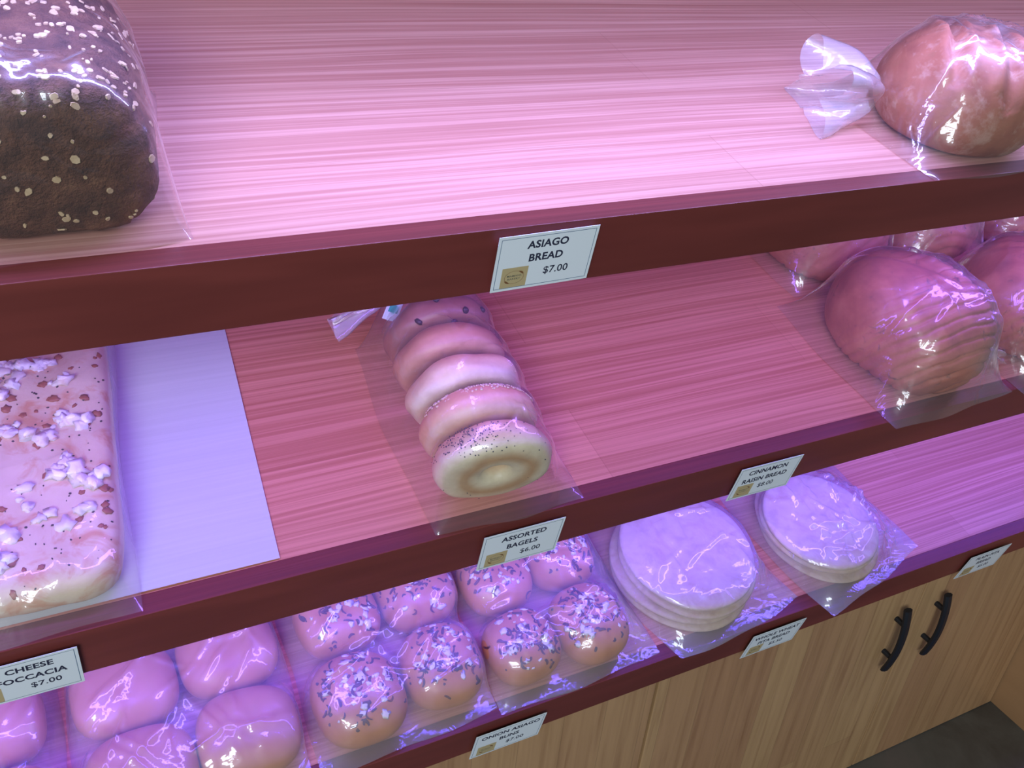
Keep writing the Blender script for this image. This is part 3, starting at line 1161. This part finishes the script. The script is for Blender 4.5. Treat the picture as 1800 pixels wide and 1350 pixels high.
# --- onion asiago buns
def onion_bun(ru, rv, h, seed, u, v, rz, label):
    o, V, F = roll(ru, rv, h, seed, u, v, rz, label, 'bun_crust', 'onion_bun', 'onion asiago buns', 2.55)
    cx = random.Random(seed).uniform(-0.01, 0.01)
    dens = lambda x, y: math.exp(-((x - cx) ** 2 + (y - 0.004) ** 2) / (0.034 ** 2))
    pts, rng = scatter_on(V, F, 76, seed, lambda hh, n: n.z > 0.35, lambda x, y: 0.25 + 0.75 * dens(x, y))
    fv, ff = strips(pts, rng, 0.0015, 0.012, 0.0014, 0.0005)
    t1 = mesh_obj('onion_bits', fv, ff, M['onion'], o, False)
    t1['kind'] = 'stuff'
    pts, rng = scatter_on(V, F, 38, seed + 100, lambda hh, n: n.z > 0.5, dens)
    fv, ff = blobs(pts, rng, 0.0012, 0.0050, 0.18, 2, 0.9)
    t2 = mesh_obj('cheese_shreds', fv, ff, M['shred'], o)
    t2['kind'] = 'stuff'
    return o


bunsM = [onion_bun(0.048, 0.050, 0.056, 61, 0.2135, 0.062, 0.06, 'onion bun at the front left of the left onion bun bag'),
         onion_bun(0.047, 0.045, 0.054, 62, 0.2210, 0.163, 0.10, 'onion bun at the back left of the left onion bun bag'),
         onion_bun(0.045, 0.048, 0.054, 63, 0.3110, 0.070, -0.08, 'onion bun at the front right of the left onion bun bag'),
         onion_bun(0.046, 0.047, 0.056, 64, 0.3160, 0.168, 0.12, 'onion bun at the back right of the left onion bun bag')]
bunsN = [onion_bun(0.043, 0.043, 0.052, 71, 0.4080, 0.062, 0.15, 'onion bun at the front left of the right onion bun bag'),
         onion_bun(0.045, 0.045, 0.054, 72, 0.4160, 0.155, 0.0, 'onion bun at the back left of the right onion bun bag'),
         onion_bun(0.044, 0.049, 0.054, 73, 0.4990, 0.064, 0.10, 'onion bun at the front right of the right onion bun bag'),
         onion_bun(0.045, 0.045, 0.054, 74, 0.5060, 0.162, -0.1, 'onion bun at the back right of the right onion bun bag')]


# --- pitas
def pita(r, seed, u, v, n, tilt, label, thick=0.0085):
    nu = 72
    rings = []
    off = Vector((seed, seed * 2.2, 0))
    for (sc, z) in ((0.02, 0.0), (0.5, 0.0), (0.93, 0.0005), (0.985, 0.0022), (1.0, thick * 0.5), (0.985, thick * 0.82), (0.94, thick), (0.80, thick * 1.12), (0.6, thick * 1.2),
                    (0.4, thick * 1.2), (0.2, thick * 1.2), (0.02, thick * 1.2)):
        ring = []
        for k in range(nu):
            a = 2 * PI * k / nu
            wob = 1 + 0.025 * noise.noise(Vector((math.cos(a) * 1.1, math.sin(a) * 1.1, seed)))
            x, y = r * sc * wob * math.cos(a), r * sc * wob * math.sin(a)
            zz = z + 0.0014 * noise.noise(Vector((x * 22, y * 22, 0)) + off) * (1 if z > 0.003 else 0)
            ring.append((x, y, max(0, zz)))
        rings.append(ring)
    V, F = loft(rings)
    o = mesh_obj('pita', V, F, M['pita_crust'])
    xf = local_xf(u, v, n, seed * 0.7, Matrix.Rotation(tilt, 4, 'X'))
    o.matrix_world = SM(2) @ xf
    reg(o, V, F, xf)
    tag(o, label, 'pita', 'pitas in clear bags')
    return o


ORD = ['bottom pita of the left stack', 'second pita from the bottom of the left stack', 'third pita from the bottom of the left stack', 'top pita of the left stack, pale and round']
pitaO = [pita(0.094 - 0.0012 * k, 80 + k, 0.667 + (0.000, -0.004, 0.003, 0.002)[k], 0.107 + (0, 0.002, -0.001, 0.003)[k], 0.001 + 0.0122 * k, 0.0,
              ORD[k] + ', in the bag beside the onion buns') for k in range(4)]
OR2 = ['bottom pita of the right stack, farthest right', 'second pita of the right stack', 'third pita of the right stack', 'top pita of the right stack, under crumpled film']
pitaP = [pita(0.088 - 0.002 * k, 90 + k, 0.893 + (0.010, 0.004, -0.006, -0.010)[k], 0.100 + (0.0, 0.010, -0.002, -0.006)[k], 0.001 + 0.0122 * k, 0.0,
              OR2[k] + ', in the rightmost bag') for k in range(4)]


# ------------------------------------------------------------------ clear bags
def drape(contents, outline, seed, nx=84, ny=84, gap=0.0022, bulge=(0.004, 0.006, 0.004, 0.006), peak=None, pleats=0, press=0.0,
          creases=26, camp=0.0022, iters=420, facet=0.0018, foot=0.0012):
    """film pulled over the contents and sealed down to an outline on the shelf; FL, FR, BR, BL"""
    FL, FR, BR, BL = [np.array(p, float) for p in outline]
    rng = np.random.default_rng(seed)
    s = np.linspace(0, 1, nx)[:, None, None]
    t = np.linspace(0, 1, ny)[None, :, None]
    P = (1 - s) * (1 - t) * FL + s * (1 - t) * FR + s * t * BR + (1 - s) * t * BL
    # edges bulge a little and wander, corners stay sharp
    ph = rng.uniform(0, 6.28, 8)
    sq, tq = s[..., 0], t[..., 0]
    ws, wt = np.sin(PI * sq), np.sin(PI * tq)
    P[..., 1] += -bulge[0] * ws * (1 - tq) + bulge[2] * ws * tq
    P[..., 0] += bulge[1] * wt * sq - bulge[3] * wt * (1 - sq)
    P[..., 1] += 0.0022 * np.sin(9 * sq + ph[0]) * ws * (1 - tq)
    P[..., 0] += 0.0022 * np.sin(8 * tq + ph[1]) * wt * (2 * sq - 1)
    obs = np.zeros((nx, ny))
    trees = []
    for o in contents:
        V, F = GEO[o.name]
        trees.append(BVHTree.FromPolygons(V, F))
    dn = Vector((0, 0, -1))
    for a in range(nx):
        for b in range(ny):
            org = Vector((P[a, b, 0], P[a, b, 1], 0.5))
            z = 0.0
            for tr in trees:
                h = tr.ray_cast(org, dn)
                if h[0] is not None and h[0].z > z:
                    z = h[0].z
            obs[a, b] = z + gap if z > 0 else 0.0
    d = obs.copy()
    for da in (-1, 0, 1):
        for db in (-1, 0, 1):
            d[1:-1, 1:-1] = np.maximum(d[1:-1, 1:-1], obs[1 + da:nx - 1 + da, 1 + db:ny - 1 + db])
    obs = d
    if peak:
        r = np.hypot(P[..., 0] - peak[0], P[..., 1] - peak[1])
        obs = np.maximum(obs, peak[2] * np.exp(-(r / peak[3]) ** 2) - 0.004)
    edge = np.ones((nx, ny), bool)
    edge[1:-1, 1:-1] = False
    z = obs.copy()
    z[edge] = foot
    for _ in range(iters):
        n = z.copy()
        n[1:-1, 1:-1] = 0.25 * (z[2:, 1:-1] + z[:-2, 1:-1] + z[1:-1, 2:] + z[1:-1, :-2]) + press
        n = np.maximum(n, obs)
        n[edge] = foot
        z = n
    # folds: sharp little ridges and valleys
    ramp_ = np.minimum(1, 6 * np.minimum(np.minimum(sq, 1 - sq), np.minimum(tq, 1 - tq)))
    X, Y = P[..., 0], P[..., 1]
    span = np.hypot(*(BR - FL))
    free = (z - obs > 0.0015).astype(float)
    for k in range(creases):
        cs, ct = rng.uniform(0.05, 0.95), rng.uniform(0.04, 0.85)
        c = (1 - cs) * (1 - ct) * FL + cs * (1 - ct) * FR + cs * ct * BR + (1 - cs) * ct * BL
        an = rng.normal(1.35, 0.8)
        ln = span * rng.uniform(0.05, 0.17)
        w = rng.uniform(0.003, 0.0075)
        curve = rng.normal(0, 2.0)
        dx, dy = X - c[0], Y - c[1]
        al = dx * math.cos(an) + dy * math.sin(an)
        ac = -dx * math.sin(an) + dy * math.cos(an) + curve * al * al
        am = camp * rng.uniform(0.5, 1.4)
        z = z + am * np.maximum(0, 1 - np.abs(ac) / w) * np.maximum(0, 1 - (al / ln) ** 2) * ramp_
    # broad flat facets of loosely creased film
    nf = 9
    Hh = rng.uniform(0, 1, (nf + 2, nf + 2))
    fx = np.clip((sq + 0.05 * np.sin(7 * tq + ph[4])) * nf, 0, nf - 1e-6)
    fy = np.clip((tq + 0.05 * np.sin(6 * sq + ph[5])) * nf, 0, nf - 1e-6)
    ix, iy = fx.astype(int), fy.astype(int)
    gx, gy = fx - ix, fy - iy
    h00, h10, h01, h11 = Hh[ix, iy], Hh[ix + 1, iy], Hh[ix, iy + 1], Hh[ix + 1, iy + 1]
    low = h00 + (h10 - h00) * gx + (h11 - h10) * gy
    upp = h00 + (h11 - h01) * gx + (h01 - h00) * gy
    z = z + facet * 2 * np.where(gx > gy, low, upp) * ramp_
    if pleats and peak:
        dx, dy = X - peak[0], Y - peak[1]
        r = np.hypot(dx, dy)
        th = np.arctan2(dy, dx)
        sweep = th + 0.25 * np.sin(3 * th + ph[3])
        z = z + 0.0042 * (np.abs(np.sin(pleats * sweep)) ** 0.7) * np.exp(-r / 0.055) * np.minimum(1, r / 0.012) * ramp_
    rim = [(a, 0) for a in range(nx)] + [(nx - 1, b) for b in range(1, ny)] + [(a, ny - 1) for a in range(nx - 2, -1, -1)] + [(0, b) for b in range(ny - 2, 0, -1)]
    RIMS.append([(P[a, b, 0], P[a, b, 1], max(foot - 0.0005, 0.0004)) for a, b in rim])
    V = [(P[a, b, 0], P[a, b, 1], max(float(z[a, b]), 0.0008)) for a in range(nx) for b in range(ny)]
    F = [(a * ny + b, (a + 1) * ny + b, (a + 1) * ny + b + 1, a * ny + b + 1) for a in range(nx - 1) for b in range(ny - 1)]
    return V, F


RIMS = []


def bag(shelf, contents, outline, seed, label, film=None, **kw):
    V, F = drape(contents, outline, seed, **kw)
    fm = M[film] if film else M['film_low'] if shelf == 2 else M['film']
    o = mesh_obj('plastic_bag', V, F, fm)
    o.matrix_world = SM(shelf)
    if shelf == 2:
        mesh_obj('bag_underside', RIMS[-1], [tuple(range(len(RIMS[-1])))], fm, o)
    tag(o, label, 'plastic bag', 'clear bread bags')
    return o


def tail(o, p0, d, ln, r0, r1, seed, flat=0.45, up=(0, 0, 1), pl=7, name='bag_tail'):
    """gathered neck of a bag fanning out beyond its tie"""
    d = Vector(d).normalized()
    w = Vector(up)
    sd = d.cross(w).normalized()
    w = sd.cross(d)
    rng = random.Random(seed)
    ph = rng.uniform(0, 6)
    rings = []
    nu = 64
    for a in range(22):
        t = a / 21
        r = r0 + (r1 - r0) * (t ** 0.75)
        ring = []
        for k in range(nu):
            an = 2 * PI * k / nu
            q = 1 + (0.16 + 0.24 * t) * math.sin(pl * an + ph + 1.2 * t) + 0.15 * noise.noise(Vector((math.cos(an) * 2, math.sin(an) * 2, t * 3 + seed)))
            fl = 1 - (1 - flat) * t
            jag = 0.012 * t * noise.noise(Vector((an * 1.5, seed, 0)))
            p = Vector(p0) + d * (ln * t + jag) + sd * (r * q * math.cos(an)) + w * (r * q * fl * math.sin(an) - 0.012 * t * t)
            p.z = max(p.z, 0.001)
            ring.append(tuple(p))
        rings.append(ring)
    V, F = loft(rings, cap=False)
    return mesh_obj(name, V, F, M['film_tail'], o)


# A: oat loaf
b = bag(0, [loaf], [(-0.098, 0.014), (0.089, 0.026), (0.100, 0.232), (-0.088, 0.236)], 1, 'clear bag around the oat crusted loaf at the upper left', film='film_clear',
        peak=(0.014, 0.215, 0.085, 0.03), pleats=8, creases=24, camp=0.0025, bulge=(0.003, -0.006, 0.004, 0.006))
tail(b, (0.014, 0.212, 0.095), (0.05, 0.5, 0.75), 0.07, 0.006, 0.028, 2)
# B: asiago loaf
b = bag(0, [boule], [(0.778, 0.000), (0.990, 0.000), (0.990, 0.190), (0.778, 0.195)], 2, 'clear bag around the slashed round loaf at the upper right', film='film_clear',
        creases=34, camp=0.003, bulge=(0.004, 0.01, 0.006, 0.010))
tail(b, (0.786, 0.118, 0.030), (-0.85, 0.30, 0.12), 0.066, 0.013, 0.052, 5, flat=0.7, pl=4)
# D: focaccia
b = bag(1, [foc], [(-0.180, 0.004), (0.019, 0.002), (0.052, 0.400), (-0.150, 0.400)], 3, 'clear bag around the flat focaccia on the parchment',
        creases=30, camp=0.0024, bulge=(0.002, -0.004, 0.002, 0.002), ny=120, foot=0.0042)
# E: bagels
b = bag(1, [x[0] for x in bg], [(0.2740, 0.004), (0.4330, 0.004), (0.4260, 0.262), (0.2820, 0.266)], 4, 'clear bag around the row of bagels on the middle shelf',
        peak=(0.318, 0.262, 0.085, 0.022), pleats=9, creases=34, camp=0.0022, ny=110)
tg = box_obj('bag_tag', -0.009, 0.009, -0.0008, 0.0008, -0.013, 0.013, M['white_plastic'], b, 0.0006)
tg.matrix_local = Matrix.Translation((0.312, 0.245, 0.070)) @ Matrix.Rotation(0.5, 4, 'Y') @ Matrix.Rotation(-0.4, 4, 'X')
tp = box_obj('tag_print', -0.006, 0.006, -0.0010, -0.0008, -0.004, 0.006, M['tag_green'], tg)
t_ = tail(b, (0.313, 0.262, 0.078), (-0.9, 0.15, -0.1), 0.062, 0.005, 0.034, 8, flat=0.6)
# loaves
specs = [(loaves[0], [(0.850, -0.012), (1.066, -0.002), (1.056, 0.220), (0.846, 0.220)], 'clear bag around the foremost sliced loaf, its corner over the shelf edge', (1.062, 0.052)),
         (loaves[1], [(1.0785, -0.012), (1.296, -0.012), (1.296, 0.212), (1.076, 0.212)], 'clear bag around the sliced loaf at the right edge, front row', None),
         (loaves[2], [(0.885, 0.230), (1.080, 0.230), (1.080, 0.420), (0.880, 0.420)], 'clear bag around the leftmost loaf of the back row', None),
         (loaves[3], [(1.083, 0.224), (1.272, 0.224), (1.272, 0.420), (1.083, 0.420)], 'clear bag around the middle loaf of the back row', None),
         (loaves[4], [(1.275, 0.222), (1.470, 0.222), (1.470, 0.420), (1.275, 0.420)], 'clear bag around the last loaf of the back row, right edge', None)]
for k, (lf, ol, lab, g) in enumerate(specs):
    n = 84 if k < 2 else 56
    b = bag(1, [lf], ol, 20 + k, lab, creases=34, camp=0.003, nx=n, ny=n,
            peak=(g[0] - 0.012, g[1], 0.03, 0.02) if g else None, pleats=9 if g else 0)
    if g:
        tail(b, (g[0] - 0.006, g[1], 0.022), (0.9, 0.1, 0.1), 0.026, 0.005, 0.016, 31)
# rolls
bag(2, rollsB, [(-0.064, 0.006), (0.150, 0.010), (0.158, 0.300), (-0.062, 0.300)], 41, 'clear bag of plain rolls left of the onion buns', creases=60, camp=0.0034, facet=0.0036, bulge=(0.003, 0.002, 0.003, 0.0), nx=100, ny=120)
bag(2, rollsA, [(-0.190, 0.006), (-0.070, 0.006), (-0.068, 0.215), (-0.190, 0.215)], 42, 'clear bag of plain rolls at the bottom left edge', creases=40, camp=0.0034, facet=0.0034, bulge=(0.003, 0.0, 0.003, 0.0))
# onion buns
bag(2, bunsM, [(0.1585, 0.002), (0.3600, 0.012), (0.3665, 0.232), (0.1600, 0.226)], 43, 'clear bag holding the left four onion buns', creases=44, camp=0.0034, bulge=(0.003, 0.0, 0.003, 0.0), ny=100)
bag(2, bunsN, [(0.3610, 0.003), (0.5780, 0.010), (0.5700, 0.226), (0.3675, 0.226)], 44, 'clear bag holding the right four onion buns', creases=44, camp=0.0034, bulge=(0.003, 0.002, 0.003, 0.0), ny=100)
# pitas
bag(2, pitaO, [(0.600, -0.006), (0.804, 0.020), (0.774, 0.225), (0.572, 0.225)], 45, 'clear bag around the left stack of pitas', creases=26, camp=0.0032, facet=0.0026, bulge=(0.010, -0.006, 0.003, 0.022))
bag(2, pitaP, [(0.834, -0.022), (1.040, 0.032), (1.012, 0.226), (0.798, 0.226)], 46, 'clear bag around the right stack of pitas', creases=70, camp=0.0042, facet=0.0040, bulge=(0.004, 0.0, 0.003, 0.014))
